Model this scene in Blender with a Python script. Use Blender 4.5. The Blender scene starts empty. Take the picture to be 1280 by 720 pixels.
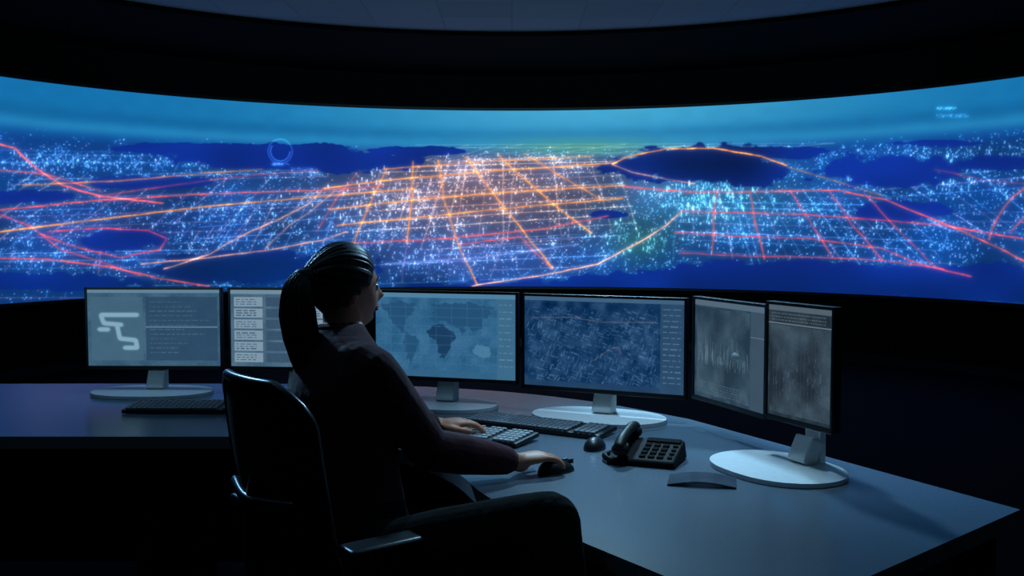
import bpy, bmesh, math
import numpy as np
from mathutils import Vector, Matrix
rng = np.random.default_rng(7)
S = bpy.context.scene
S.view_settings.view_transform = 'Standard'
S.view_settings.look = 'None'

def lin(c):
    c = np.clip(np.asarray(c, dtype=float)/255.0, 0, None)
    return np.where(c <= 0.04045, c/12.92, ((c+0.055)/1.055)**2.4)

# ------------------------------------------------------------ materials
def mat(name, col, rough=0.5, metal=0.0, nscale=0, namt=0.15, bump=0.0, bscale=80, spec=0.5, sheen=0.0):
    m = bpy.data.materials.new(name); m.use_nodes = True
    nt = m.node_tree; b = nt.nodes['Principled BSDF']
    l = lin(col)
    b.inputs['Base Color'].default_value = (*l, 1)
    b.inputs['Roughness'].default_value = rough
    b.inputs['Metallic'].default_value = metal
    b.inputs['Specular IOR Level'].default_value = spec
    if sheen: b.inputs['Sheen Weight'].default_value = sheen
    tc = nt.nodes.new('ShaderNodeTexCoord')
    if nscale:
        n = nt.nodes.new('ShaderNodeTexNoise'); n.inputs['Scale'].default_value = nscale
        n.inputs['Detail'].default_value = 6
        r = nt.nodes.new('ShaderNodeValToRGB')
        r.color_ramp.elements[0].position = .3; r.color_ramp.elements[1].position = .7
        r.color_ramp.elements[0].color = (*(l*(1-namt)), 1)
        r.color_ramp.elements[1].color = (*np.clip(l*(1+namt), 0, 1), 1)
        nt.links.new(tc.outputs['Object'], n.inputs['Vector'])
        nt.links.new(n.outputs['Fac'], r.inputs['Fac'])
        nt.links.new(r.outputs['Color'], b.inputs['Base Color'])
    if bump:
        n2 = nt.nodes.new('ShaderNodeTexNoise'); n2.inputs['Scale'].default_value = bscale
        n2.inputs['Detail'].default_value = 4
        bp = nt.nodes.new('ShaderNodeBump'); bp.inputs['Strength'].default_value = bump
        bp.inputs['Distance'].default_value = 0.01
        nt.links.new(tc.outputs['Object'], n2.inputs['Vector'])
        nt.links.new(n2.outputs['Fac'], bp.inputs['Height'])
        nt.links.new(bp.outputs['Normal'], b.inputs['Normal'])
    return m

def screen_mat(name, strength=1.0):
    m = bpy.data.materials.new(name); m.use_nodes = True
    nt = m.node_tree; nt.nodes.clear()
    o = nt.nodes.new('ShaderNodeOutputMaterial'); e = nt.nodes.new('ShaderNodeEmission')
    a = nt.nodes.new('ShaderNodeAttribute'); a.attribute_name = 'pix'
    e.inputs['Strength'].default_value = strength
    nt.links.new(a.outputs['Color'], e.inputs['Color'])
    nt.links.new(e.outputs['Emission'], o.inputs['Surface'])
    m.cycles.emission_sampling = 'NONE'
    return m

M_black = mat('black_plastic', (14, 15, 17), .5, nscale=30, spec=.35)
M_bezel = mat('bezel_plastic', (20, 22, 26), .35, nscale=20)
M_alu = mat('brushed_aluminium', (226, 230, 234), .38, .15, nscale=60, namt=.05)
M_desk = mat('desk_laminate', (88, 102, 118), .24, nscale=140, namt=.07, bump=.02, bscale=400, spec=.75)
M_deskedge = mat('desk_edge_highlight', (165, 172, 180), .35, .3, nscale=50)  # thin edge highlight put into a lighter metallic colour
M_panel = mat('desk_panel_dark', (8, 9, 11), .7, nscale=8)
M_key = mat('key_plastic', (165, 170, 178), .5, nscale=50)
M_keyd = mat('key_plastic_grey', (108, 114, 124), .45, nscale=50)
M_keyb = mat('key_plastic_black', (16, 17, 20), .85, nscale=50, spec=.08)
M_phone = mat('phone_plastic_matt', (12, 13, 15), .7, nscale=50, spec=.15)
M_kb = mat('keyboard_case', (22, 24, 28), .4, nscale=30)
M_skin = mat('skin', (208, 136, 106), .5, nscale=25, namt=.06)
M_shirt = mat('shirt_fabric', (74, 36, 44), .9, nscale=12, bump=.7, bscale=18, sheen=.1, spec=.2)
M_trous = mat('trouser_fabric', (14, 14, 18), .9, nscale=12, bump=.5, bscale=16, spec=.2)
M_shoe = mat('shoe_leather', (12, 12, 13), .4, nscale=20)
M_hair = mat('dark_hair', (36, 26, 22), .45, nscale=60, namt=.4, spec=.5)
M_eye = mat('eye_white', (215, 215, 210), .2, nscale=40, namt=.02)
M_iris = mat('iris', (60, 38, 22), .2, nscale=40)
M_lip = mat('lip', (150, 80, 76), .45, nscale=40)
M_mesh = mat('chair_mesh_fabric', (11, 12, 14), .85, nscale=200, namt=.4, bump=.3, bscale=500, spec=.2)
M_chair = mat('chair_frame_plastic', (34, 36, 40), .28, nscale=20)
M_chrome = mat('chrome', (150, 155, 160), .25, .9, nscale=20)
M_wall = mat('wall_paint_dark', (7, 8, 9), .9, nscale=3, bump=.1, spec=.1)
M_carpet = mat('floor_carpet', (9, 11, 13), .95, nscale=120, namt=.4, bump=.3, bscale=300, spec=.2)
M_soff = mat('soffit_black', (3, 3, 4), .95, nscale=5, spec=.05)
M_glass = mat('tinted_acrylic', (60, 70, 84), .2, nscale=15, namt=.3)

M_ceil = mat('ceiling_tile', (150, 158, 168), .9, nscale=60, namt=.06)
def add_grid(m, c1, size=0.6):
    nt = m.node_tree; b = nt.nodes['Principled BSDF']
    tc = nt.nodes.new('ShaderNodeTexCoord')
    br = nt.nodes.new('ShaderNodeTexBrick')
    br.offset = 0; br.inputs['Scale'].default_value = 1.0
    br.inputs['Brick Width'].default_value = size; br.inputs['Row Height'].default_value = size
    br.inputs['Mortar Size'].default_value = 0.010; br.inputs['Mortar Smooth'].default_value = .8
    l = lin(c1)
    br.inputs['Color1'].default_value = (*l, 1); br.inputs['Color2'].default_value = (*(l*.88), 1)
    br.inputs['Mortar'].default_value = (*(l*.75), 1)
    nt.links.new(tc.outputs['Object'], br.inputs['Vector'])
    nt.links.new(br.outputs['Color'], b.inputs['Base Color'])
add_grid(M_ceil, (185, 196, 206))

# ------------------------------------------------------------ mesh builder
class MB:
    def __init__(s): s.v = []; s.f = []; s.m = []; s.mats = []
    def mi(s, m):
        if m not in s.mats: s.mats.append(m)
        return s.mats.index(m)
    def add(s, verts, faces, m):
        o = len(s.v); k = s.mi(m)
        s.v += [tuple(p) for p in verts]
        s.f += [tuple(i+o for i in f) for f in faces]; s.m += [k]*len(faces)
    def box(s, c, size, m, rot=None, bev=0.0, seg=2):
        bm = bmesh.new(); bmesh.ops.create_cube(bm, size=1)
        bmesh.ops.scale(bm, vec=size, verts=bm.verts)
        if bev: bmesh.ops.bevel(bm, geom=bm.edges[:], offset=bev, segments=seg, profile=.6, affect='EDGES')
        M = Matrix.Translation(c) @ (rot.to_4x4() if rot is not None else Matrix.Identity(4))
        s.bm(bm, m, M)
    def bm(s, bm, m, M=Matrix.Identity(4)):
        bm.verts.index_update()
        s.add([M @ v.co for v in bm.verts], [[v.index for v in f.verts] for f in bm.faces], m); bm.free()
    def cyl(s, p0, p1, r0, r1, m, n=24):
        s.tube([p0, p1], [r0, r1], m, n=n, cap='flat')
    def loft(s, rings, m, n=24):
        vs = []; fs = []
        for c, a, b in rings:
            c = Vector(c); a = Vector(a); b = Vector(b)
            for i in range(n):
                t = 2*math.pi*i/n
                vs.append(c+a*math.cos(t)+b*math.sin(t))
        for k in range(len(rings)-1):
            for i in range(n):
                j = (i+1) % n
                fs.append((k*n+i, k*n+j, (k+1)*n+j, (k+1)*n+i))
        vs.append(Vector(rings[0][0])); vs.append(Vector(rings[-1][0]))
        c0 = len(vs)-2; c1 = len(vs)-1; L = (len(rings)-1)*n
        for i in range(n):
            j = (i+1) % n
            fs.append((c0, j, i)); fs.append((c1, L+i, L+j))
        s.add(vs, fs, m)
    def tube(s, pts, rad, m, n=12, cap='round', sub=0):
        pts = [Vector(p) for p in pts]
        if sub: pts, rad = smooth_path(pts, rad, sub)
        T = []
        for i in range(len(pts)):
            a = pts[max(0, i-1)]; b = pts[min(len(pts)-1, i+1)]
            T.append((b-a).normalized())
        up = Vector((0, 0, 1)) if abs(T[0].z) < .9 else Vector((1, 0, 0))
        A = (up - T[0]*up.dot(T[0])).normalized()
        rings = []; fr = []
        for i, t in enumerate(T):
            A = (A - t*A.dot(t)).normalized(); B = t.cross(A); fr.append((A.copy(), B))
        if cap == 'round':
            A, B = fr[0]
            for k in range(4):
                th = math.pi/2*(k+.15)/4
                rr = rad[0]*math.sin(th); rings.append((pts[0]-T[0]*rad[0]*math.cos(th), A*rr, B*rr))
        for i, p in enumerate(pts):
            A, B = fr[i]; rings.append((p, A*rad[i], B*rad[i]))
        if cap == 'round':
            A, B = fr[-1]
            for k in range(3, -1, -1):
                th = math.pi/2*(k+.15)/4
                rr = rad[-1]*math.sin(th); rings.append((pts[-1]+T[-1]*rad[-1]*math.cos(th), A*rr, B*rr))
        s.loft(rings, m, n)
    def ell(s, c, ax, ay, az, m, R=None, u=24, v=16):
        bm = bmesh.new(); bmesh.ops.create_uvsphere(bm, u_segments=u, v_segments=v, radius=1)
        M = Matrix.Translation(c) @ (R.to_4x4() if R is not None else Matrix.Identity(4)) @ Matrix.Diagonal((ax, ay, az, 1))
        s.bm(bm, m, M)
    def prism(s, poly, z0, z1, m, mside=None):
        n = len(poly)
        vs = [(x, y, z0) for x, y in poly]+[(x, y, z1) for x, y in poly]
        s.add(vs, [tuple(range(n-1, -1, -1)), tuple(range(n, 2*n))], m)
        s.add(vs, [(i, (i+1) % n, (i+1) % n+n, i+n) for i in range(n)], mside or m)
    def obj(s, name, parent=None, smooth=False, bevel=0.0):
        me = bpy.data.meshes.new(name); me.from_pydata(s.v, [], s.f)
        for m in s.mats: me.materials.append(m)
        me.polygons.foreach_set('material_index', s.m)
        me.update()
        bm = bmesh.new(); bm.from_mesh(me); bmesh.ops.recalc_face_normals(bm, faces=bm.faces); bm.to_mesh(me); bm.free()
        if smooth: me.polygons.foreach_set('use_smooth', [True]*len(me.polygons))
        o = bpy.data.objects.new(name, me); S.collection.objects.link(o)
        if parent: o.parent = parent
        if bevel:
            b = o.modifiers.new('bev', 'BEVEL'); b.width = bevel; b.segments = 2; b.limit_method = 'ANGLE'
        return o

def smooth_path(pts, rad, sub):
    P = []; Rr = []
    n = len(pts)
    for i in range(n-1):
        p0 = pts[max(0, i-1)]; p1 = pts[i]; p2 = pts[i+1]; p3 = pts[min(n-1, i+2)]
        for k in range(sub):
            t = k/sub
            P.append(0.5*((2*p1)+(p2-p0)*t+(2*p0-5*p1+4*p2-p3)*t*t+(3*p1-p0-3*p2+p3)*t**3))
            Rr.append(rad[i]*(1-t)+rad[i+1]*t)
    P.append(pts[-1]); Rr.append(rad[-1])
    return P, Rr

def empty(name, loc=(0, 0, 0), rz=0):
    e = bpy.data.objects.new(name, None); S.collection.objects.link(e)
    e.location = loc; e.rotation_euler = (0, 0, rz); e.empty_display_size = .1
    return e

def grid_obj(name, P, C, m, parent=None):
    """P (H,W,3) positions, C (H,W,3) display colours 0..255"""
    H, W, _ = P.shape
    me = bpy.data.meshes.new(name)
    me.vertices.add(H*W); me.vertices.foreach_set('co', P.reshape(-1).astype(np.float32))
    idx = np.arange(H*W).reshape(H, W)
    q = np.stack([idx[1:, :-1], idx[1:, 1:], idx[:-1, 1:], idx[:-1, :-1]], -1).reshape(-1)
    nf = (H-1)*(W-1)
    me.loops.add(nf*4); me.loops.foreach_set('vertex_index', q.astype(np.int32))
    me.polygons.add(nf); me.polygons.foreach_set('loop_start', np.arange(0, nf*4, 4, dtype=np.int32))
    me.update(calc_edges=True)
    at = me.color_attributes.new('pix', 'FLOAT_COLOR', 'POINT')
    col = np.ones((H*W, 4), dtype=np.float32); col[:, :3] = lin(np.clip(C, 0, 255)).reshape(-1, 3)
    at.data.foreach_set('color', col.reshape(-1))
    me.materials.append(m)
    o = bpy.data.objects.new(name, me); S.collection.objects.link(o)
    if parent: o.parent = parent
    return o

# ------------------------------------------------------------ canvas helpers
def blur(a, s):
    r = max(1, int(3*s)); k = np.exp(-np.arange(-r, r+1)**2/(2*s*s)); k /= k.sum()
    out = np.zeros_like(a); p = np.pad(a, ((r, r), (0, 0), (0, 0)), mode='edge')
    for i, w in enumerate(k): out += w*p[i:i+a.shape[0]]
    p = np.pad(out, ((0, 0), (r, r), (0, 0)), mode='edge'); out2 = np.zeros_like(a)
    for i, w in enumerate(k): out2 += w*p[:, i:i+a.shape[1]]
    return out2
def vnoise(H, W, cy, cx):
    g = rng.random((cy+2, cx+2)); y = np.linspace(0, cy, H); x = np.linspace(0, cx, W)
    yi = y.astype(int); xi = x.astype(int); fy = y-yi; fx = x-xi
    fy = fy*fy*(3-2*fy); fx = fx*fx*(3-2*fx)
    A = g[yi][:, xi]; B = g[yi][:, xi+1]; C = g[yi+1][:, xi]; D = g[yi+1][:, xi+1]
    fx = fx[None]; fy = fy[:, None]
    return (A*(1-fx)+B*fx)*(1-fy)+(C*(1-fx)+D*fx)*fy
def splat(L, x, y, c):
    H, W, _ = L.shape
    x = np.asarray(x); y = np.asarray(y); ok = (x >= 0) & (x < W-1.01) & (y >= 0) & (y < H-1.01)
    x = x[ok]; y = y[ok]; c = np.broadcast_to(c, (len(ok), 3))[ok]
    xi = x.astype(int); yi = y.astype(int); fx = (x-xi)[:, None]; fy = (y-yi)[:, None]
    np.add.at(L, (yi, xi), c*(1-fx)*(1-fy)); np.add.at(L, (yi, xi+1), c*fx*(1-fy))
    np.add.at(L, (yi+1, xi), c*(1-fx)*fy); np.add.at(L, (yi+1, xi+1), c*fx*fy)

# ============================================================ VIDEO WALL
R = 5.13; YC = 6.87; Z0 = .717; Z1 = 2.73
TH = math.radians(76)
W, H = 2100, 370
th = np.linspace(-TH, TH, W)
Yd = YC+R*np.cos(th)
U_of = 640+1300*R*np.sin(th)/Yd           # layout coordinate along the arc
vt = 284-144*12/Yd; vb = 284+74*12/Yd
tt = np.linspace(0, 1, H)
UU = np.broadcast_to(U_of[None], (H, W)); VV = vt[None]+(vb-vt)[None]*tt[:, None]
def cv(u, v):
    u = np.asarray(u, float); v = np.asarray(v, float)
    x = np.interp(u, U_of, np.arange(W)); a = np.interp(x, np.arange(W), vt); b = np.interp(x, np.arange(W), vb)
    return x, (v-a)/(b-a)*(H-1)
def lerp(a, b, k): return a*(1-k[..., None])+np.asarray(b, float)*k[..., None]
def sm(x, a, b):
    t = np.clip((x-a)/(b-a), 0, 1); return t*t*(3-2*t)
n1 = vnoise(H, W, 6, 26); n2 = vnoise(H, W, 24, 90); n3 = vnoise(H, W, 70, 300)
T = np.broadcast_to(tt[:, None], (H, W))
img = np.zeros((H, W, 3)); img[:] = (20, 112, 172)
cen = np.exp(-((UU-740)/330)**2)
img = lerp(img, (76, 176, 216), cen*.85*(1-sm(T, 0, .22)*.45))
img = lerp(img, (18, 92, 148), np.exp(-((T-.135)/.035)**2)*.5*(1-.5*cen))
img = lerp(img, (44, 138, 192), np.exp(-((T-.19)/.03)**2)*.6)
img *= (.98+.04*n2[..., None])
land = np.array((18, 76, 160.))
k = sm(T, .18, .27)
img = lerp(img, land, k)
cc = np.exp(-(((UU-610)/200)**2+((VV-242)/60)**2))
img = lerp(img, (150, 126, 150), cc*.85*k)
img = lerp(img, (50, 142, 188), np.exp(-(((UU-890)/120)**2+((VV-255)/42)**2))*.65*k)
img = lerp(img, (84, 156, 140), np.exp(-(((UU-730)/110)**2+((VV-186)/12)**2))*.8)
img = lerp(img, (56, 150, 140), np.exp(-(((UU-800)/40)**2+((VV-302)/26)**2))*.6)
img = lerp(img, (96, 108, 190), np.exp(-(((UU-560)/120)**2+((VV-325)/28)**2))*.5)
img = lerp(img, (8, 46, 100), .40*sm(VV, 300, 370)*(UU < 560))
img = lerp(img, (60, 70, 160), np.exp(-(((UU-140)/160)**2+((VV-290)/40)**2))*.35)
img *= 1-(.34*(1-n1)*sm(T, .2, .3))[..., None]
def blob(u, v, ru, rv, wob=.35):
    d = ((UU-u)/ru)**2+((VV-v)/rv)**2 + (n2-.5)*wob*2.4+(n3-.5)*.35+(n1-.5)*.8
    return 1-sm(d, .82, 1.12)
water = np.zeros((H, W))
wl = [(335, 196, 135, 15), (440, 201, 78, 15), (185, 228, 90, 8), (150, 300, 56, 14), (320, 334, 140, 20), (30, 246, 70, 8),
      (865, 207, 98, 26), (940, 216, 60, 18), (1095, 214, 95, 22), (1130, 264, 62, 13), (1250, 205, 60, 8), (1010, 350, 270, 22), (840, 354, 280, 14),
      (1230, 356, 160, 24), (60, 352, 110, 12), (760, 268, 24, 5), (230, 186, 80, 7), (985, 192, 70, 8), (510, 190, 70, 6), (650, 362, 140, 12), (1165, 180, 60, 4)]
for u, v, a, b in wl: water = np.maximum(water, blob(u, v, a, b))
wcol = np.zeros((H, W, 3)); wcol[:] = (14, 46, 146)
wcol = lerp(wcol, (7, 26, 78), np.exp(-(((UU-875)/100)**2+((VV-205)/32)**2)))
wcol = lerp(wcol, (9, 42, 126), sm(VV, 320, 370))
wcol = lerp(wcol, (8, 42, 104), np.exp(-(((UU-300)/170)**2+((VV-335)/30)**2)))
wcol *= (.85+.3*n1)[..., None]
img = img*(1-water[..., None]*.92)+wcol*water[..., None]*.92

Lr = np.zeros((H, W, 3)); Lm = np.zeros((H, W, 3))
def road(L, col, wd, pts, clipw=False, jit=.5, amp=.5):
    P = np.array(pts, float); seg = np.hypot(*np.diff(P, axis=0).T); cum = np.r_[0, np.cumsum(seg)]
    n = max(4, int(cum[-1]*3)); s_ = np.linspace(0, cum[-1], n)
    u = np.interp(s_, cum, P[:, 0]); v = np.interp(s_, cum, P[:, 1])
    kx = np.arange(0, cum[-1]+12, 12); u = u+np.interp(s_, kx, rng.normal(0, jit, len(kx))); v = v+np.interp(s_, kx, rng.normal(0, jit*.4, len(kx)))
    x, y = cv(u, v)
    kx = np.arange(0, cum[-1]+10, 10)
    am = (.5+.8*rng.random(n))*np.interp(s_, kx, .55+.6*rng.random(len(kx)))
    if clipw:
        xi_ = np.clip(x.astype(int), 0, W-1); yi_ = np.clip(y.astype(int), 0, H-1); am = am*np.clip(1-water[yi_, xi_]*1.3, 0, 1)
    splat(L, x, y, np.array(col, float)[None]*am[:, None]*amp*wd)
def district(TL, TR, BR, BL, nu, nv, cols, wd, pw=1.5):
    TL, TR, BR, BL = map(np.array, (TL, TR, BR, BL))
    f = lambda a, b: (TL*(1-a)+TR*a)*(1-b**pw)+(BL*(1-a)+BR*a)*b**pw
    for i in range(nu+1):
        a = i/nu+rng.normal(0, .010); a2 = a+rng.normal(0, .012); c = cols[rng.integers(len(cols))]
        b0, b1 = sorted(rng.uniform(0, 1, 2)) if rng.random() < .5 else (0, 1)
        if b1-b0 < .2: b1 = min(1, b0+.4)
        road(Lm, c, wd*rng.uniform(.4, 1.1), [f(a+(a2-a)*q, q) for q in np.linspace(b0, b1, 7)], True, .5)
    for j in range(nv+1):
        b_ = max(0, j/nv+rng.normal(0, .012)); c = cols[rng.integers(len(cols))]
        a0, a1 = sorted(rng.uniform(0, 1, 2)) if rng.random() < .5 else (0, 1)
        if a1-a0 < .25: a1 = min(1, a0+.4)
        road(Lm, c, wd*rng.uniform(.4, 1.1), [f(q, b_) for q in np.linspace(a0, a1, 7)], True, .5)
OR_ = [(255, 170, 110), (255, 150, 90), (255, 190, 130), (240, 170, 150)]
BLs = [(120, 160, 245), (130, 160, 235), (110, 190, 240)]
RDs = [(235, 100, 120), (200, 120, 160), (120, 165, 240), (120, 185, 240)]
district((484, 202), (765, 196), (800, 290), (430, 318), 19, 12, OR_, .56)
district((430, 306), (790, 290), (740, 345), (440, 356), 13, 6, BLs+[(240, 110, 120), (255, 160, 120)], .42)
district((850, 236), (1090, 238), (1215, 345), (845, 326), 16, 10, RDs, .44)
district((1060, 222), (1330, 190), (1420, 300), (1190, 290), 13, 8, RDs, .36)
district((30, 222), (420, 212), (340, 300), (-120, 318), 15, 9, RDs+OR_[:2], .38)
district((-40, 318), (260, 312), (300, 372), (-80, 372), 11, 6, RDs, .38)
district((270, 250), (470, 236), (430, 330), (210, 345), 10, 8, BLs+OR_[:2], .36)
district((-20, 188), (230, 192), (220, 214), (-60, 216), 10, 3, BLs, .3)
district((520, 182), (1040, 180), (760, 200), (500, 202), 16, 3, [(255, 190, 140), (120, 190, 200)], .22)

Lp = np.zeros((H, W, 3)); N = 190000
xs = rng.random(N)*(W-2); ys = rng.random(N)**.9*(H-2)
xi = xs.astype(int); yi = ys.astype(int)
near = np.clip(blur(Lm, 1.6).max(-1)/38, 0, 1)
hot = np.exp(-(((UU-615)/200)**2+((VV-240)/60)**2))
dens = (1-water)*sm(T, .19, .27)*(.10+.95*n2**2)*(.35+.9*n1)*(.30+1.1*near)*(1-.55*sm(VV, 320, 365)*(UU < 620))*(1+.3*hot)
dens *= (1-.97*sm(T, .90, 1.0)*(UU > 600))
keep = rng.random(N) < dens[yi, xi]*1.3
xs, ys, xi, yi = xs[keep], ys[keep], xi[keep], yi[keep]
inten = (rng.exponential(1, len(xs))**1.6)[:, None]
base = np.array([[95, 185, 255.]])*np.ones((len(xs), 1))
w = rng.random(len(xs)); base[w > .90] = (205, 230, 255); base[w < .05] = (255, 110, 120)
oc = hot[yi, xi]
orange = rng.random(len(xs)) < oc*.85; base[orange] = (255, 196, 136)
splat(Lp, xs, ys, base*np.minimum(inten, 3.2)*.28)
for (u, v, su, sv, n, colr, hh) in [(885, 248, 38, 16, 340, (120, 230, 245), 9), (475, 258, 40, 24, 240, (200, 215, 245), 8), (600, 240, 100, 32, 400, (255, 210, 170), 6),
        (1190, 225, 70, 22, 300, (150, 210, 255), 5), (300, 280, 80, 22, 320, (150, 210, 255), 5), (110, 205, 90, 7, 360, (150, 200, 255), 3), (560, 330, 90, 16, 240, (170, 210, 255), 6), (1170, 192, 110, 6, 360, (150, 205, 240), 2),
        (800, 300, 50, 18, 160, (120, 215, 225), 7), (980, 290, 90, 18, 260, (140, 210, 255), 5), (1150, 320, 60, 12, 120, (140, 200, 255), 4), (60, 325, 60, 16, 120, (130, 190, 255), 4)]:
    bu = rng.normal(u, su, n); bv = rng.normal(v, sv, n); x, y = cv(bu, bv)
    for i in range(n):
        if not (0 <= int(x[i]) < W and H*.25 <= int(y[i]) < H) or water[int(y[i]), int(x[i])] > .5: continue
        h = 1+rng.random()*hh; m_ = int(h*2)+1
        splat(Lp, np.full(m_, x[i]), y[i]-np.linspace(0, h, m_), np.array(colr, float)*.30*rng.random())
img += blur(Lp, .66)*2.1+blur(Lp, 4.0)*2.0
img += blur(Lm, .75)*1.35+blur(Lm, 3)*.7
O = (255, 150, 76); P_ = (255, 92, 88); Q = (255, 172, 146); RR = (245, 78, 90); BL = (140, 160, 235)
roads = [
 (P_, 1.1, [(0, 180), (22, 186), (45, 208), (80, 232), (130, 246), (205, 254)]),
 (P_, .9, [(-60, 270), (0, 263), (120, 251), (250, 243), (400, 238), (480, 233)]),
 (O, 1.1, [(-40, 296), (0, 290), (110, 276), (260, 258), (400, 246), (520, 236)]),
 (P_, .6, [(0, 213), (60, 218), (130, 240)]), (RR, .5, [(120, 246), (260, 226), (330, 218), (400, 214)]),
 (RR, .9, [(50, 292), (92, 308), (150, 322), (200, 312), (208, 298), (186, 288), (120, 285), (60, 290)]),
 (P_, .9, [(-30, 322), (60, 324), (140, 334), (200, 348), (262, 358)]),
 (RR, .7, [(0, 268), (40, 283), (76, 312), (122, 326), (176, 344)]),
 (Q, 1.0, [(205, 336), (262, 318), (300, 296), (345, 276), (385, 256), (402, 240)]),
 (Q, .9, [(176, 330), (260, 322), (340, 312), (404, 300), (432, 290)]),
 (Q, .6, [(330, 312), (362, 282), (392, 262), (420, 238)]),
 (O, .7, [(30, 232), (160, 226), (270, 216), (330, 212)]),
 (O, 1.2, [(516, 202), (515, 250), (508, 304)]), (O, 1.2, [(548, 200), (556, 250), (572, 305), (597, 356)]),
 (O, 1.3, [(582, 196), (612, 236), (650, 285), (692, 336)]), (O, 1.2, [(622, 194), (660, 228), (700, 262), (740, 292)]),
 (O, 1.0, [(655, 192), (700, 220), (752, 250)]), (O, 1.0, [(484, 212), (470, 240), (448, 290), (436, 322)]),
 (P_, .6, [(448, 216), (420, 250), (396, 290)]),
 (O, 1.2, [(404, 236), (500, 224), (620, 214), (770, 204)]), (O, 1.2, [(412, 262), (520, 250), (640, 240), (780, 232)]),
 (O, .9, [(480, 212), (600, 203), (740, 196)]), (O, 1.1, [(420, 282), (540, 270), (660, 258), (778, 248)]),
 (P_, 1.0, [(440, 304), (560, 298), (680, 286), (760, 270)]), (BL, .8, [(480, 330), (600, 322), (720, 306)]),
 (P_, .9, [(572, 306), (650, 296), (690, 336)]),
 (Q, 1.3, [(560, 366), (597, 356), (680, 344), (748, 330), (800, 302), (832, 282), (852, 264)]),
 (O, 1.4, [(765, 206), (784, 196), (830, 187), (890, 186), (950, 196), (982, 208)]),
 (Q, .8, [(765, 206), (790, 216), (830, 224), (868, 230)]),
 (P_, 1.0, [(780, 234), (860, 240), (960, 240), (1045, 238), (1105, 250), (1190, 284), (1240, 306), (1300, 336)]),
 (RR, .9, [(850, 264), (1000, 268), (1110, 276), (1180, 282), (1320, 306)]),
 (RR, .8, [(842, 290), (930, 296), (1010, 298), (1100, 310), (1150, 330), (1215, 346)]),
 (RR, .7, [(848, 316), (930, 320), (1040, 322), (1110, 326), (1180, 336)]),
 (P_, .9, [(895, 238), (892, 262), (890, 314)]), (P_, .9, [(936, 240), (946, 290), (956, 324)]),
 (RR, .8, [(985, 238), (1006, 268), (1040, 322)]), (RR, .8, [(1034, 238), (1064, 280), (1104, 326)]), (RR, .7, [(1084, 246), (1120, 286), (1170, 334)]),
 (P_, .8, [(1290, 228), (1262, 248), (1242, 278), (1236, 300)]), (P_, .7, [(1300, 250), (1262, 290)]),
 (O, .5, [(985, 210), (1040, 226), (1100, 244)]), (RR, .4, [(1165, 212), (1230, 226), (1300, 232)])]
for col, wd, pts in roads: road(Lr, col, wd, pts, amp=.66)
g1 = blur(Lr, .95)
img = img*(1-np.clip(g1.max(-1)/160, 0, .7))[..., None]
img += g1*1.4+blur(Lr, 3.4)*1.1+blur(Lr, 10)*.5
def ring(u, v, r, a, col):
    t_ = np.linspace(0, 2*np.pi*a, 500); x, y = cv(u+r*np.cos(t_), v+r*np.sin(t_)); L = np.zeros_like(img); splat(L, x, y, np.array(col, float)*.5); return blur(L, 1.0)
img += ring(352, 190, 15, 1, (60, 115, 165))*.5+ring(352, 190, 12, .6, (80, 130, 180))*.3
Lh = np.zeros_like(img)
for (u, v, wd, hh) in [(382, 212, 34, 4), (384, 218, 40, 4), (1186, 146, 40, 4), (1178, 137, 24, 3), (352, 206, 22, 3)]:
    n = 90; x, y = cv(u+rng.uniform(-wd/2, wd/2, n), v+rng.uniform(-hh/2, hh/2, n)); splat(Lh, x, y, np.array((90, 160, 210.))*.5)
img += blur(Lh, .8)*1.0+blur(Lh, 4)*1.0
X = R*np.sin(th); Pg = np.zeros((H, W, 3)); Pg[..., 0] = X[None]; Pg[..., 1] = Yd[None]; Pg[..., 2] = (Z1-(Z1-Z0)*tt)[:, None]
M_vw = screen_mat('video_wall_image', 1.0)
vw = empty('curved_video_wall')
grid_obj('display_surface', Pg, img, M_vw, vw)
hb = MB(); n = 96; a_ = [(-TH-.01)+(2*TH+.02)*i/n for i in range(n+1)]
def arcband(mb, r0, r1, z0, z1, aa, m, yc=YC):
    vs = []; fs = []
    for t in aa:
        for r in (r0, r1):
            for z in (z0, z1): vs.append((r*math.sin(t), yc+r*math.cos(t), z))
    for i in range(len(aa)-1):
        b = 4*i; c = b+4
        fs += [(b, b+1, c+1, c), (b+2, c+2, c+3, b+3), (b+1, b+3, c+3, c+1), (b, c, c+2, b+2)]
    e = 4*(len(aa)-1); fs += [(0, 2, 3, 1), (e, e+1, e+3, e+2)]
    mb.add(vs, fs, m)
arcband(hb, R+.012, R+.10, Z0-.03, Z1+.03, a_, M_black)
arcband(hb, R-.02, R+.012, Z1+.003, Z1+.03, a_, M_black); arcband(hb, R-.02, R+.012, Z0-.03, Z0-.003, a_, M_black)
hb.obj('display_housing', vw)

# ============================================================ ROOM
RW = 5.27; HC = 3.15; YB = -1.6
wb = MB(); aa = [math.radians(-90+180*i/96) for i in range(97)]
arcband(wb, RW, RW+.15, 0, HC+.3, aa, M_wall); wb.obj('wall_back')
for nm, x in (('wall_left', -RW-.075), ('wall_right', RW+.075)):
    b = MB(); b.box((x, (YC+YB)/2, (HC+.3)/2), (.15, YC-YB, HC+.3), M_wall); b.obj(nm)
b = MB(); b.box((0, YB-.075, (HC+.3)/2), (2*RW+.3, .15, HC+.3), M_wall); b.obj('wall_rear')
b = MB(); pf = [(-RW-.15, YB-.15), (RW+.15, YB-.15)]+[((RW+.15)*math.sin(t), YC+(RW+.15)*math.cos(t)) for t in reversed(aa)]
b.prism(pf, -.1, 0, M_carpet); b.obj('floor')
b = MB(); b.prism(pf, HC+.3, HC+.4, M_ceil); b.obj('ceiling')
b = MB(); arcband(b, RW-.012, RW, 0, .1, aa, M_black); b.obj('baseboard_back')
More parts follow.
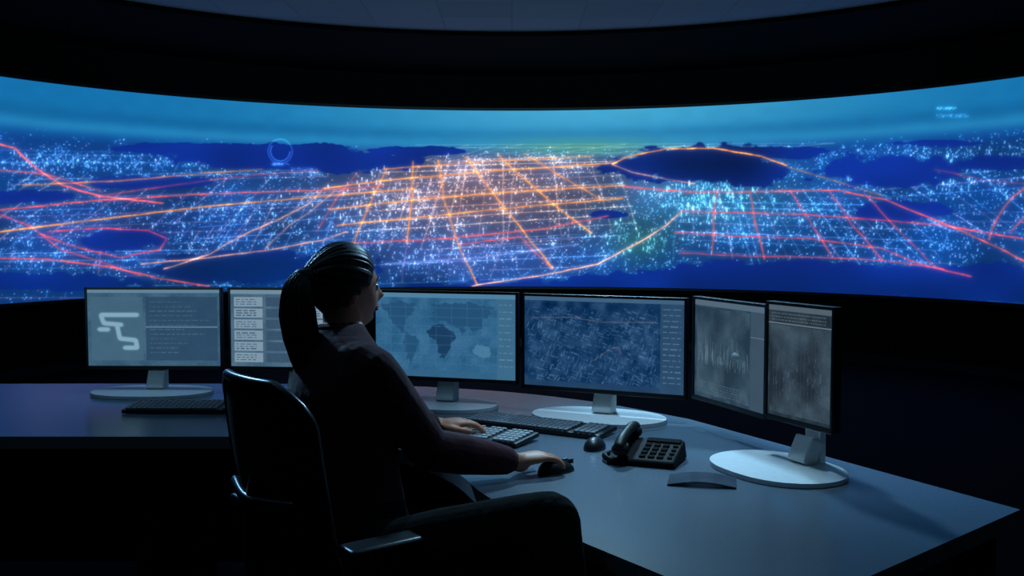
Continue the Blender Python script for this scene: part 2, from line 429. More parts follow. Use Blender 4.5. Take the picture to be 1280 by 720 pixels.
b = MB(); nn = 128; RC = 4.2; CY = 5.45
vs = []; fs = []
for i in range(nn):
    t = 2*math.pi*i/nn; dx, dy = math.sin(t), math.cos(t)
    vs.append((RC*dx, CY+RC*dy, HC)); vs.append((RC*dx, CY+RC*dy, HC+.04))
    lo, hi = RC, 20
    for _ in range(30):
        mid = (lo+hi)/2; x, y = mid*dx, CY+mid*dy
        ins = abs(x) < RW and y > YB and (y < YC or x*x+(y-YC)**2 < RW*RW)
        lo, hi = (mid, hi) if ins else (lo, mid)
    vs.append((lo*dx, CY+lo*dy, HC)); vs.append((lo*dx, CY+lo*dy, HC+.04))
for i in range(nn):
    a = 4*i; c = 4*((i+1) % nn)
    fs += [(a, c, c+2, a+2), (a, a+1, c+1, c), (a+1, a+3, c+3, c+1)]
b.add(vs, fs, M_soff); b.obj('ceiling_soffit')
b = MB(); vs = [(0, CY, HC+.041)]+[((RC+.1)*math.sin(2*math.pi*i/nn), CY+(RC+.1)*math.cos(2*math.pi*i/nn), HC+.041) for i in range(nn)]
b.add(vs, [(0, 1+i, 1+(i+1) % nn) for i in range(nn)], M_ceil); b.obj('ceiling_tiles')

# ============================================================ DESK
def bez(pts, sub=8):
    P, _ = smooth_path([Vector((*p, 0)) for p in pts], [0]*len(pts), sub); return [(p.x, p.y) for p in P]
back = bez([(-2.75, 4.28), (-1.6, 4.30), (-.65, 4.27), (-.1, 4.12), (.3, 3.85), (.60, 3.5)])[:-1]+[(.60, 3.5), (1.172, 2.364)]
front = [(.43, 1.69), (.156, 2.10)]+bez([(.156, 2.10), (-.05, 2.46), (-.17, 2.78), (-.36, 3.04), (-.66, 3.18), (-1.0, 3.2), (-2.75, 3.2)])[1:]
poly = back+front
dk = empty('control_room_desk')
b = MB(); b.prism(poly[::-1], .712, .75, M_desk, M_deskedge); b.obj('desktop', dk, bevel=.003)
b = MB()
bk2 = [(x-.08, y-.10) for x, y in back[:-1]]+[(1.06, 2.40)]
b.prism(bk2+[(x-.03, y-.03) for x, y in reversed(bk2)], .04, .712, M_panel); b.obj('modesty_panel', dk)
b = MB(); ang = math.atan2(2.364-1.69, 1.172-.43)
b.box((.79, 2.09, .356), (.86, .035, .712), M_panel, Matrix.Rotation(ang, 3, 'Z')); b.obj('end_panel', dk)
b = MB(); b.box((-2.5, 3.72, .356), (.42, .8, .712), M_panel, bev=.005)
for k in range(3): b.box((-2.5, 3.315, .13+.22*k), (.38, .012, .20), M_black, bev=.004); b.box((-2.5, 3.303, .19+.22*k), (.14, .012, .012), M_chrome)
b.obj('drawer_pedestal', dk)
b = MB(); b.box((-1.2, 3.72, .356), (.035, .8, .712), M_panel); b.obj('support_panel', dk)

# ============================================================ MONITORS
def C0(bg, w=330, h=196):
    a = np.zeros((h, w, 3)); a[:] = bg; a += (vnoise(h, w, 9, 14)-.5)[..., None]*20+(vnoise(h, w, 60, 90)-.5)[..., None]*10; return a
def rect(a, x0, y0, x1, y1, c, al=1.0):
    h, w, _ = a.shape; s = a[int(y0*h):int(y1*h), int(x0*w):int(x1*w)]; s[:] = s*(1-al)+np.array(c, float)*al
def line(a, pts, c, wd=1.0, gain=1.0):
    h, w, _ = a.shape; P = np.array(pts, float)*[w, h]; L = np.zeros_like(a)
    seg = np.hypot(*np.diff(P, axis=0).T); cum = np.r_[0, np.cumsum(seg)]; n = int(cum[-1]*3)+2; s_ = np.linspace(0, cum[-1], n)
    splat(L, np.interp(s_, cum, P[:, 0]), np.interp(s_, cum, P[:, 1]), np.array([1., 1, 1]))
    k = np.clip(blur(L, wd)*wd*1.2*gain, 0, 1); a[:] = a*(1-k)+np.array(c, float)*k
def landmass(a, poly, c, al):
    h, w, _ = a.shape; y, x = np.mgrid[0:h, 0:w]; x = x/w+(vnoise(h, w, 30, 45)-.5)*.03; y = y/h+(vnoise(h, w, 30, 45)-.5)*.04
    ins = np.zeros((h, w), bool); n = len(poly)
    for i in range(n):
        x0, y0 = poly[i]; x1, y1 = poly[(i+1) % n]
        if y0 == y1: continue
        ins ^= ((y0 > y) != (y1 > y)) & (x < (x1-x0)*(y-y0)/(y1-y0)+x0)
    k = blur(ins[..., None].astype(float), .7)*al; a[:] = a*(1-k)+np.array(c, float)*k
def text(a, x0, x1, y, c, al=.6):
    x = x0
    while x < x1:
        l = rng.uniform(.01, .05); rect(a, x, y, min(x+l, x1), y+.012, c, al); x += l+.012
scr = []
a = C0((58, 92, 116)); rect(a, 0, 0, 1, .05, (100, 134, 156), .9); rect(a, .03, .10, .42, .93, (68, 102, 124), .8); rect(a, .44, .10, .98, .93, (42, 70, 98), .8)
for q in [[(.10, .33), (.38, .33)], [(.10, .33), (.12, .44), (.26, .46)], [(.22, .46), (.24, .64), (.36, .66), (.37, .76), (.27, .76)], [(.08, .52), (.16, .52)]]: line(a, q, (128, 168, 186), 3.2, 1.6)
for k in range(12): text(a, .47, .47+rng.uniform(.2, .45), .16+k*.06, (76, 108, 132))
rect(a, .44, .48, .98, .50, (86, 118, 138)); scr.append(a)
a = C0((72, 102, 126)); rect(a, 0, 0, 1, .06, (114, 142, 160), .9)
for k in range(6):
    for j in range(4):
        rect(a, .03+.245*j, .10+.145*k, .25+.245*j, .22+.145*k, (134, 158, 174) if j % 2 == 0 else (54, 80, 104), .85)
        for l in range(3): text(a, .045+.245*j, .20+.245*j, .125+.145*k+.03*l, (50, 74, 98), .8)
scr.append(a)
a = C0((48, 98, 136)); rect(a, 0, 0, 1, .06, (82, 130, 162), .9); rect(a, .87, .06, 1, 1, (62, 106, 136), .8); rect(a, .0, .92, .87, 1, (50, 96, 130), .8)
dk1, dk2 = (34, 76, 114), (22, 54, 88)
landmass(a, [(.04, .16), (.16, .10), (.30, .13), (.27, .24), (.23, .30), (.22, .38), (.19, .42), (.22, .47), (.20, .48), (.13, .38), (.09, .26)], dk1, .85)
landmass(a, [(.21, .48), (.29, .52), (.33, .60), (.29, .70), (.26, .82), (.24, .86), (.22, .70), (.20, .56)], dk1, .85)
landmass(a, [(.40, .14), (.50, .12), (.66, .10), (.84, .15), (.82, .24), (.77, .30), (.76, .40), (.70, .44), (.66, .38), (.63, .48), (.60, .40), (.54, .38), (.50, .33), (.44, .34), (.40, .30), (.43, .24)], dk1, .85)
landmass(a, [(.41, .38), (.51, .38), (.56, .46), (.58, .52), (.54, .60), (.52, .72), (.48, .78), (.46, .66), (.45, .56), (.39, .52), (.38, .44)], dk2, .85)
landmass(a, [(.70, .62), (.76, .58), (.82, .64), (.82, .72), (.76, .74), (.70, .70)], (92, 140, 170), .6)
for k in range(10): text(a, .885, .98, .12+k*.08, (104, 142, 166))
for k in range(1, 8): line(a, [(k*.11, .06), (k*.11, .92)], (66, 116, 150), .6, .3); line(a, [(0, .06+k*.11), (.87, .06+k*.11)], (66, 116, 150), .6, .3)
scr.append(a)
a = C0((24, 58, 96)); a += (vnoise(196, 330, 12, 20)-.5)[..., None]*30
for k in range(700):
    x, y = rng.uniform(.02, .84), rng.uniform(.1, .92); t = rng.choice([.3, 1.87, .35, 1.9])+rng.normal(0, .05); l = rng.uniform(.005, .045)
    line(a, [(x, y), (min(.84, x+l*math.cos(t)), min(.93, y+l*1.6*math.sin(t)))], (58, 104, 146) if k % 4 else (96, 138, 172), .6, .42)
line(a, [(.05, .24), (.3, .22), (.5, .26), (.83, .24)], (120, 106, 116), .6, .5); line(a, [(.45, .68), (.55, .55), (.6, .52), (.62, .6)], (150, 96, 112), .6, .4)
rect(a, 0, 0, 1, .05, (66, 100, 130), .9); rect(a, .86, .05, 1, 1, (46, 76, 106), .85); rect(a, 0, .94, .86, 1, (36, 66, 98), .8)
for k in range(14): text(a, .875, .98, .1+k*.06, (98, 130, 156))
scr.append(a)
def feed(a, x0, y0, x1, y1, lo, hi):
    h, w, _ = a.shape; Y0, Y1, X0, X1 = int(y0*h), int(y1*h), int(x0*w), int(x1*w); hh, ww = Y1-Y0, X1-X0
    n = vnoise(hh, ww, 3, 3)*.62+vnoise(hh, ww, 9, 10)*.28+vnoise(hh, ww, 40, 50)*.10
    v = np.clip((n-.3)*2, 0, 1)[..., None]; a[Y0:Y1, X0:X1] = np.array(lo)*(1-v)+np.array(hi)*v
a = C0((46, 68, 86), 300, 220); feed(a, .03, .08, .79, .97, (36, 56, 72), (66, 90, 108)); rect(a, 0, 0, 1, .06, (86, 108, 124), .9); rect(a, .80, .06, 1, 1, (60, 82, 98), .85); rect(a, .8, .3, 1, .305, (112, 128, 140))
for k in range(90):
    xx = .05+.72*rng.random(); hh = rng.uniform(.02, .2)*(.4+abs(math.sin(xx*9))); y_ = .62+rng.normal(0, .03); line(a, [(xx, y_), (xx+rng.normal(0, .006), y_-hh)], (104, 130, 146), .7, .35)
for k in range(5): text(a, .05, .7, .84+k*.025, (78, 100, 116))
scr.append(a)
a = C0((40, 54, 66), 220, 260); feed(a, .03, .18, .97, .97, (32, 44, 55), (62, 80, 94)); rect(a, 0, 0, 1, .05, (84, 100, 112), .9); rect(a, 0, .16, 1, .17, (98, 112, 124))
for k in range(16): xx = .08+k*.055; line(a, [(xx, .30), (xx+.01, .92)], (52, 68, 80), .6, .5)
for k in range(60):
    x, y = rng.uniform(.05, .95), np.clip(rng.normal(.62, .10), .3, .92); line(a, [(x, y), (x+rng.normal(0, .01), y+rng.normal(0, .04))], (88, 108, 122), .7, .35)
for k in range(3): text(a, .05, .9, .07+k*.03, (92, 108, 120))
scr.append(a)
M_scr = screen_mat('monitor_image', 1.0)

def monitor(idx, L, Rt, z0, z1, base=True, baseoff=-.05, bw=.20, bd=.115, neck_w=.06):
    L = Vector(L); Rt = Vector(Rt); w = (Rt-L).length; h = z1-z0; c = (L+Rt)/2; ang = math.atan2(Rt.y-L.y, Rt.x-L.x)
    e = empty('computer_monitor', (c.x, c.y, .75), ang)
    z0 -= .75; z1 -= .75; bz = .009
    b = MB()
    b.box((0, .012, (z0+z1)/2), (w, .020, h), M_bezel, bev=.003)
    for (cx, cz, sx, sz) in [(0, z1-bz/2, w, bz), (0, z0+bz*.8, w, bz*1.6), (-w/2+bz/2, (z0+z1)/2, bz, h), (w/2-bz/2, (z0+z1)/2, bz, h)]:
        b.box((cx, -.001, cz), (sx, .012, sz), M_bezel, bev=.002)
    b.box((0, .034, (z0+z1)/2), (w*.62, .03, h*.6), M_bezel, bev=.01)
    b.obj('housing', e)
    a = scr[idx]; hh, ww, _ = a.shape
    P = np.zeros((hh, ww, 3)); P[..., 0] = np.linspace(-w/2+bz, w/2-bz, ww)[None]; P[..., 1] = -.0005; P[..., 2] = np.linspace(z1-bz, z0+bz*1.6, hh)[:, None]
    grid_obj('screen', P, a, M_scr, e)
    if base:
        b = MB()
        b.box((0, .060, .5*(z0+h*.35)+.01), (neck_w, .022, z0+h*.35), M_alu, bev=.004)
        b.box((0, .045, z0+h*.42), (.09, .03, .09), M_bezel, bev=.004)
        b.box((0, .025, .045), (neck_w*1.15, .045, .075), M_alu, Matrix.Rotation(-.45, 3, 'X'), bev=.006)
        b.obj('stand_neck', e)
        b = MB(); n = 48; po = []
        for i in range(n):
            t = 2*math.pi*i/n; cx = math.copysign(abs(math.cos(t))**.8, math.cos(t)); po.append((bw*cx, baseoff+.02+bd*math.sin(t)))
        b.prism(po, .001, .013, M_alu); b.obj('base_plate', e, bevel=.004)
    return e
monitor(0, (-1.675, 4.07), (-1.135, 4.06), .842, 1.165, bw=.235, bd=.15)
monitor(1, (-1.11, 4.06), (-.575, 4.00), .842, 1.165)
monitor(2, (-.515, 3.86), (.022, 3.69), .838, 1.168, bw=.21, bd=.14)
monitor(3, (.037, 3.655), (.575, 3.40), .832, 1.168, bw=.235, bd=.15, baseoff=-.05)
m5 = monitor(4, (.59, 3.36), (.735, 2.975), .845, 1.178, base=False)
m6 = monitor(5, (.715, 2.905), (.83, 2.655), .865, 1.195, bw=.205, bd=.15, baseoff=-.09)
b = MB()
b.tube([(.02, .075, .26), (-.12, .11, .26), (-.27, .09, .26), (-.36, .06, .26)], [.012]*4, M_alu, sub=3); b.obj('shared_mount_arm', m6)

# ============================================================ DESK ITEMS
def keyboard(c, ang, keym, Lg=.44, D=.145):
    e = empty('computer_keyboard', (c[0], c[1], .7505), ang)
    b = MB(); tilt = Matrix.Rotation(math.radians(3.5), 3, 'X')
    b.box((0, 0, .0125), (Lg, D, .014), M_kb, tilt, bev=.004)
    b.box((0, D/2-.02, .006), (Lg*.8, .012, .011), M_kb, bev=.002); b.obj('case', e)
    b = MB(); rows = 6; kw = .0188; ncol = int((Lg-.02)/kw)
    for r_ in range(rows):
        y = D/2-.018-r_*(D-.03)/(rows-1); i = 0
        while i < ncol:
            wd = 6 if (r_ == 5 and i == 4) else 1
            wd = min(wd, ncol-i)
            x = -Lg/2+.012+kw*(i+wd/2)
            if not (r_ == 0 and i in (1, 6, 11)) and i != ncol-5:
                b.box((x, y, .0225+y*.06), (kw*wd-.003, .0165 if r_ else .012, .007), keym, tilt, bev=.0015, seg=1)
            i += wd
    b.obj('keys', e)
keyboard((-1.14, 3.66), 0.0, M_keyd)
keyboard((-.125, 3.185), math.radians(-30), M_key, .40)
keyboard((.085, 3.325), math.radians(-31), M_keyd, .50, .13)
def mouse(c, ang):
    b = MB(); bm = bmesh.new(); bmesh.ops.create_uvsphere(bm, u_segments=24, v_segments=16, radius=1)
    for v in bm.verts:
        x, y, z = v.co
        v.co = Vector((.056*x, .031*y*(1-.12*x), max(0, z)*.034*(1-.25*x)))
    b.bm(bm, M_kb); b.box((.028, 0, .026), (.02, .006, .014), M_keyd, bev=.002); b.box((.03, 0, .0225), (.05, .0012, .012), M_black)
    o = b.obj('computer_mouse', smooth=True); o.location = (c[0], c[1], .7505); o.rotation_euler = (0, 0, ang); return o
mouse((.118, 2.735), math.radians(32)); mouse((.245, 3.03), math.radians(70))
# desk telephone
e = empty('desk_telephone', (.375, 2.86, .7505), math.radians(-22)); e.scale = (.92, .92, .85)
b = MB(); vs = [(-.105, -.085, 0), (.105, -.085, 0), (.105, .085, 0), (-.105, .085, 0), (-.10, -.08, .022), (.10, -.08, .022), (.10, .075, .062), (-.10, .075, .062)]
bm = bmesh.new(); vv = [bm.verts.new(p) for p in vs]
for f in [(3, 2, 1, 0), (4, 5, 6, 7), (0, 1, 5, 4), (1, 2, 6, 5), (2, 3, 7, 6), (3, 0, 4, 7)]: bm.faces.new([vv[i] for i in f])
bmesh.ops.bevel(bm, geom=bm.edges[:], offset=.008, segments=3, profile=.6, affect='EDGES'); b.bm(bm, M_phone); b.obj('phone_body', e, smooth=False)
tl = Matrix.Rotation(math.atan2(.04, .155), 3, 'X'); b = MB()
zt = lambda y: .022+(y+.08)*.04/.155
for i in range(3):
    for j in range(4): y = -.055+.026*j; b.box((.0+.027*i, y, zt(y)+.002), (.019, .017, .006), M_keyb, tl, bev=.002)
for j in range(4): y = -.055+.026*j; b.box((.083, y, zt(y)+.002), (.014, .012, .005), M_keyb, tl, bev=.002)
b.box((.04, .056, zt(.056)+.002), (.105, .026, .006), M_keyb, tl, bev=.002); b.obj('keypad', e)
b = MB(); hx = -.062
b.tube([(hx, -.085, .062), (hx, -.055, .078), (hx, 0, .092), (hx, .055, .098), (hx, .085, .094)], [.017, .017, .0145, .017, .018], M_black, n=16, sub=5)
b.ell((hx, -.075, .050), .026, .027, .022, M_black); b.ell((hx, .075, .078), .027, .028, .022, M_black); b.obj('handset', e, smooth=True)
b = MB(); pts = []
for i in range(160):
    t = i/159; c_ = Vector((-.075-.05*math.sin(math.pi*t), -.10+.17*t, .014)); a2 = t*2*math.pi*22; pts.append(c_+Vector((.008*math.cos(a2), 0, .008*math.sin(a2))))
b.tube(pts, [.0022]*160, M_black, n=6); b.obj('coiled_cord', e, smooth=True)
b = MB(); vs = []; fs = []
for i in range(13):
    for j in range(2):
        for k in range(2):
            x = -.085+.17*i/12; vs.append((x, -.055+.11*j, .001+.010*math.sin(math.pi*i/12)+.003*k))
for i in range(12):
    a0 = 4*i; c0 = a0+4
    fs += [(a0, c0, c0+2, a0+2), (a0+1, a0+3, c0+3, c0+1), (a0, a0+1, c0+1, c0), (a0+2, c0+2, c0+3, a0+3)]
fs += [(0, 2, 3, 1), (48, 49, 51, 50)]
b.add(vs, fs, M_glass); o = b.obj('document_folder', smooth=False); o.location = (.485, 2.62, .7505); o.rotation_euler = (0, 0, math.radians(-12))

# ============================================================ OFFICE CHAIR
cdir = Vector((.78, .62, 0)).normalized(); ca = math.atan2(cdir.y, cdir.x)
ch = empty('office_chair', (-.385, 2.465, 0), ca)
def backsurf(s_, t_, off=0.0):
    wd = .228*(1-.10*t_**3)*(1-.20*(1-t_)**2); z = .55+.510*t_
    x = -.165-.10*t_+.05*abs(s_)**2.2-.015*math.sin(t_*math.pi)+off
    return Vector((x, s_*wd, z))
b = MB(); n = 24
def rc(s_, t_):
    k = 1-.42*max(0, (t_-.80)/.20)**2.6-.36*max(0, (.12-t_)/.12)**2.2
    return s_*k, t_
vs = []; fs = []
for kk, off in enumerate((0, -.012)):
    for j in range(n+1):
        for i in range(n+1):
            s_, t_ = rc(-1+2*i/n, j/n); vs.append(backsurf(s_, t_, off))
m_ = (n+1)**2
for kk in range(2):
    for j in range(n):
        for i in range(n):
            a0 = kk*m_+j*(n+1)+i; fs.append((a0, a0+1, a0+n+2, a0+n+1))
b.add(vs, fs, M_mesh); b.obj('backrest', ch, smooth=True)
b = MB(); rim = []
for j in range(n+1): s_, t_ = rc(1, j/n); rim.append(backsurf(s_, t_, -.006))
for i in range(1, n): s_, t_ = rc(1-2*i/n, 1); rim.append(backsurf(s_, t_, -.006))
for j in range(n, -1, -1): s_, t_ = rc(-1, j/n); rim.append(backsurf(s_, t_, -.006))
for i in range(1, n+1): s_, t_ = rc(-1+2*i/n, 0); rim.append(backsurf(s_, t_, -.006))
b.tube(rim, [.0125]*len(rim), M_chair, n=10, cap='flat'); b.obj('back_frame', ch, smooth=True)
b = MB(); b.tube([(-.225, 0, .90), (-.25, 0, .75), (-.235, 0, .56), (-.17, 0, .42), (-.04, 0, .40)], [.018, .024, .028, .03, .03], M_chair, sub=5)
b.tube([(-.228, -.15, .80), (-.262, 0, .79), (-.228, .15, .80)], [.012]*3, M_chair, sub=5); b.obj('back_spine', ch, smooth=True)
b = MB(); b.box((.03, 0, .470), (.48, .47, .075), M_mesh, bev=.035, seg=4); b.box((.02, 0, .418), (.34, .28, .04), M_chair, bev=.01); b.obj('seat', ch, smooth=True)
b = MB()
for sgn in (-1, 1):
    yy = sgn*.275
    b.tube([(-.02, sgn*.16, .41), (-.03, yy*.97, .43), (-.05, yy, .53), (-.07, yy, .695)], [.018, .018, .017, .016], M_chair, sub=5)
    b.box((-.065, yy, .715), (.225, .075, .028), M_chair, bev=.013, seg=3)
b.obj('armrests', ch, smooth=True)
b = MB(); b.cyl((0, 0, .10), (0, 0, .41), .028, .025, M_chrome)
for k in range(5):
    t = math.radians(72*k+20); d2 = Vector((math.cos(t), math.sin(t), 0))
    b.tube([d2*.02+Vector((0, 0, .115)), d2*.17+Vector((0, 0, .10)), d2*.31+Vector((0, 0, .075))], [.03, .022, .016], M_chair, sub=3)
    s2 = Vector((-d2.y, d2.x, 0))
    for q in (-1, 1): c_ = d2*.31+s2*.018*q+Vector((0, 0, .03)); b.cyl(c_-s2*.009, c_+s2*.009, .029, .029, M_black)
    b.cyl(d2*.31+Vector((0, 0, .03)), d2*.31+Vector((0, 0, .075)), .008, .008, M_chrome)
b.obj('base', ch, smooth=False)

# ============================================================ WOMAN
d = Vector((.86, .51, 0)); r = Vector((.51, -.86, 0)); Zv = Vector((0, 0, 1))
B = MB(); lab = []
SK, SH, TR, SO = 0, 1, 2, 3
def bone(p0, p1, rad, l): lab.append((np.array(p0, float), np.array(p1, float), rad, l))
tors = [(-.375, 2.515, .505, .10, .10), (-.375, 2.515, .54, .160, .138), (-.378, 2.515, .61, .180, .146), (-.39, 2.535, .71, .152, .124), (-.405, 2.565, .81, .145, .115),
        (-.42, 2.60, .91, .162, .122), (-.432, 2.63, .99, .178, .124), (-.438, 2.65, 1.05, .172, .108), (-.44, 2.662, 1.095, .130, .088), (-.44, 2.675, 1.127, .076, .068), (-.44, 2.69, 1.15, .05, .052)]
P3, idx = smooth_path([Vector(t[:3]) for t in tors], list(range(len(tors))), 4)
rings = []
for p, k in zip(P3, idx):
    wv = np.interp(k, range(len(tors)), [t[3] for t in tors]); dv = np.interp(k, range(len(tors)), [t[4] for t in tors])
    rings.append((p, r*wv, d*dv))
B.loft(rings, M_shirt, 32)
bone((-.375, 2.515, .52), (-.378, 2.515, .62), .15, TR); bone((-.39, 2.54, .74), (-.438, 2.65, 1.0), .12, SH); bone((-.44, 2.655, 1.05), (-.44, 2.67, 1.085), .085, SH)
for sg in (-1, 1): B.ell(Vector((-.43, 2.625, .965))+d*.08+r*sg*.07, .055, .06, .06, M_shirt)
B.tube([(-.442, 2.68, 1.07), (-.442, 2.70, 1.13), (-.446, 2.72, 1.20)], [.058, .050, .052], M_skin, n=20, sub=3)
bone((-.442, 2.69, 1.14), (-.446, 2.72, 1.2), .05, SK)
shR = Vector((-.340, 2.50, 1.045)); elR = Vector((-.205, 2.585, .842)); wrR = Vector((.005, 2.672, .792))
shL = Vector((-.53, 2.80, 1.045)); elL = Vector((-.40, 2.99, .845)); wrL = Vector((-.235, 3.13, .80))
for sh, el, wr in ((shR, elR, wrR), (shL, elL, wrL)):
    tc_ = Vector((-.44, 2.655, 1.06))
    B.tube([tc_*.6+sh*.4, sh, sh*.55+el*.45, el], [.060, .068, .062, .053], M_shirt, n=20, sub=4)
    cuff = el*.12+wr*.88
    B.tube([el, el*.6+wr*.4, cuff], [.054, .052, .038], M_shirt, n=20, sub=4)
    B.tube([el*.3+wr*.7, wr, wr+(wr-el).normalized()*.02], [.026, .0245, .025], M_skin, n=16)
    ax_ = (el-sh).normalized()
    for q in range(5):
        cpt = sh*.08*q+el*(1-.08*q)+Vector((rng.normal(0, .004), rng.normal(0, .004), 0)); n1_ = ax_.cross(Zv).normalized(); n2_ = ax_.cross(n1_)
        pts_ = [cpt+(n1_*math.cos(tq)+n2_*math.sin(tq))*(.052+.0005*q)+ax_*.014*math.sin(tq+q) for tq in np.linspace(.4*q, .4*q+3.6, 10)]
        B.tube(pts_, [.003]+[.007]*8+[.003], M_shirt, n=8)
    bone(sh, el, .055, SH); bone(el, cuff, .045, SH)
def hand(wr, f, side_thumb, curl):
    f = f.normalized(); t = side_thumb.normalized(); up = f.cross(t); up = up if up.z > 0 else -up
    rg = []
    for k, wv, tv in [(-.005, .022, .017), (.015, .027, .017), (.04, .036, .0165), (.065, .041, .0155), (.085, .040, .013), (.094, .034, .009)]:
        rg.append((wr+f*k+t*(.004 if k > .03 else 0), t*wv, up*tv))
    B.loft(rg, M_skin, 20)
    for off, L_, r0, yaw in [(.030, .070, .0088, .12), (.0105, .078, .009, .03), (-.0095, .072, .0086, -.07), (-.028, .056, .0076, -.19)]:
        p = wr+f*.078+t*off; a = curl*.35; dr = (f+t*yaw).normalized(); pts = [p-dr*.02, p]
        for i, fr in enumerate((.46, .31, .23)):
            vdir = (dr*math.cos(a)-up*math.sin(a)); p = p+vdir*L_*fr*1.12; pts.append(p.copy()); a += curl*(.75 if i == 0 else .45)
        B.tube(pts, [r0, r0*1.08, r0*1.0, r0*.92, r0*.8], M_skin, n=12, sub=3)
    p = wr+f*.022+t*.024-up*.004; dr = (f*.72+t*.68-up*.15).normalized()
    pts = [wr+f*.01+t*.008, p]; p = p+dr*.034; pts.append(p); dr = (f*.9+t*.35-up*.22).normalized(); p = p+dr*.030; pts.append(p); dr = (f*.98+t*.08-up*.25).normalized(); p = p+dr*.024; pts.append(p)
    B.tube(pts, [.013, .0125, .0105, .010, .0082], M_skin, n=12, sub=3)
    bone(wr-f*.01, wr+f*.17, .03, SK); bone(wr+f*.02, wr+f*.08+t*.05, .012, SK)
hand(wrR, Vector((.87, .49, .06)), Vector((-.5, .87, 0)), .62)
hand(wrL, Vector((.93, .30, .06)), Vector((.30, -.93, 0)), .55)
hR = Vector((-.315, 2.435, .60)); kR = Vector((.072, 2.100, .79)); aR = Vector((.135, 1.90, .40))
hL = Vector((-.43, 2.60, .585)); kL = Vector((.03, 2.30, .60)); aL = Vector((.06, 2.24, .12))
B.tube([hR, hR*.55+kR*.45, kR], [.096, .090, .070], M_trous, n=24, sub=4)
B.tube([kR, kR*.68+aR*.32, aR], [.070, .062, .042], M_trous, n=20, sub=4)
B.tube([hL, hL*.55+kL*.45, kL], [.092, .080, .062], M_trous, n=24, sub=4)
B.tube([kL, kL*.68+aL*.32, aL], [.061, .056, .040], M_trous, n=20, sub=4)
bone(hR, kR, .08, TR); bone(kR, aR, .05, TR); bone(hL, kL, .075, TR); bone(kL, aL, .05, TR)
for an, fd in ((aR, Vector((.62, -.62, -.45))), (aL, Vector((.85, -.5, 0)))):
    fd = fd.normalized(); toe = an+fd*.16+Vector((0, 0, -.075 if an is aL else -.04)); heel = an-fd*.045+Vector((0, 0, -.07 if an is aL else -.05))
    B.tube([an, heel*.5+an*.5], [.038, .036], M_shoe, n=16)
    B.tube([heel, (heel+toe)/2, toe], [.033, .037, .027], M_shoe, n=16, sub=3); bone(heel, toe, .05, SO)
# head
hc = Vector((-.446, 2.735, 1.240)); hf = Vector((.85, .525, -.05)).normalized(); hl = Vector((-hf.y, hf.x, 0)).normalized(); hu = hf.cross(hl)
Rh = Matrix((hf, hl, hu)).transposed()
def headf(x, y, z, off=0.0):
    px = (.094+off)*x; py = (.073+off)*y; pz = (.110+off)*z
    if z < 0:
        k = -z
        if x < 0: px *= 1-.42*k
        py *= 1-.34*k**1.4; px += .020*k
    if off == 0 and x > 0:
        px += .023*math.exp(-((y/.14)**2+((z+.16)/.13)**2))+.010*math.exp(-((y/.12)**2+((z-.02)/.16)**2))
        px -= .008*math.exp(-(((abs(y)-.36)/.16)**2+((z-.06)/.11)**2))
        px += .006*math.exp(-((y/.22)**2+((z+.43)/.07)**2))-.004*math.exp(-((y/.3)**2+((z+.56)/.05)**2))
        px += .011*math.exp(-((y/.25)**2+((z+.76)/.17)**2)); px += .004*math.exp(-((y/.5)**2+((z-.22)/.10)**2))
    return Vector((px, py, pz))
bm = bmesh.new(); bmesh.ops.create_uvsphere(bm, u_segments=72, v_segments=48, radius=1)
for v in bm.verts: v.co = hc+Rh @ headf(*v.co)
B.bm(bm, M_skin)
bone(hc-hf*.02, hc+hf*.02-Zv*.02, .10, SK)
for sg in (-1, 1):
    B.ell(hc+Rh @ Vector((-.004, sg*.074, -.012)), .017, .007, .030, M_skin, Rh @ Matrix.Rotation(sg*.35, 3, 'Z'), 16, 12)
tmp = B.obj('tmp_body')
rm = tmp.modifiers.new('rm', 'REMESH'); rm.mode = 'VOXEL'; rm.voxel_size = .0036; rm.use_smooth_shade = True
smo = tmp.modifiers.new('sm', 'SMOOTH'); smo.factor = .5; smo.iterations = 4
dg = bpy.context.evaluated_depsgraph_get(); dg.update()
me = bpy.data.meshes.new_from_object(tmp.evaluated_get(dg)); me.name = 'body'
bpy.data.objects.remove(tmp)
me.materials.clear()
for m in (M_skin, M_shirt, M_trous, M_shoe): me.materials.append(m)
nv = len(me.vertices); co = np.zeros(nv*3, np.float32); me.vertices.foreach_get('co', co); co = co.reshape(-1, 3).astype(float)
best = np.full(nv, 1e9); L = np.zeros(nv, int)
for p0, p1, rad, l in lab:
    e_ = p1-p0; t = np.clip(((co-p0)@e_)/(e_@e_), 0, 1); dd = np.linalg.norm(co-(p0+t[:, None]*e_), axis=1)-rad
    s_ = dd < best; best[s_] = dd[s_]; L[s_] = l
npg = len(me.polygons); ls = np.zeros(npg, np.int32); me.polygons.foreach_get('loop_start', ls)
lv = np.zeros(len(me.loops), np.int32); me.loops.foreach_get('vertex_index', lv)
me.polygons.foreach_set('material_index', L[lv[ls]].astype(np.int32)); me.polygons.foreach_set('use_smooth', [True]*npg)
me.update()
woman = empty('seated_woman')
bo = bpy.data.objects.new('body', me); S.collection.objects.link(bo); bo.parent = woman
b = MB()
for sg in (-1, 1):
    c_ = hc+Rh @ Vector((.078, sg*.030, .006)); b.ell(c_, .0115, .0125, .0115, M_eye, Rh); b.ell(c_+Rh @ Vector((.0085, 0, 0)), .004, .0055, .0055, M_iris, Rh)
    b.tube([hc+Rh @ Vector((.092, sg*.014, .026)), hc+Rh @ Vector((.090, sg*.030, .031)), hc+Rh @ Vector((.080, sg*.045, .025))], [.0022, .003, .0015], M_hair, sub=4)
b.tube([hc+Rh @ Vector((.090, -.022, -.047)), hc+Rh @ Vector((.1015, 0, -.045)), hc+Rh @ Vector((.090, .022, -.047))], [.002, .0048, .002], M_lip, sub=5)
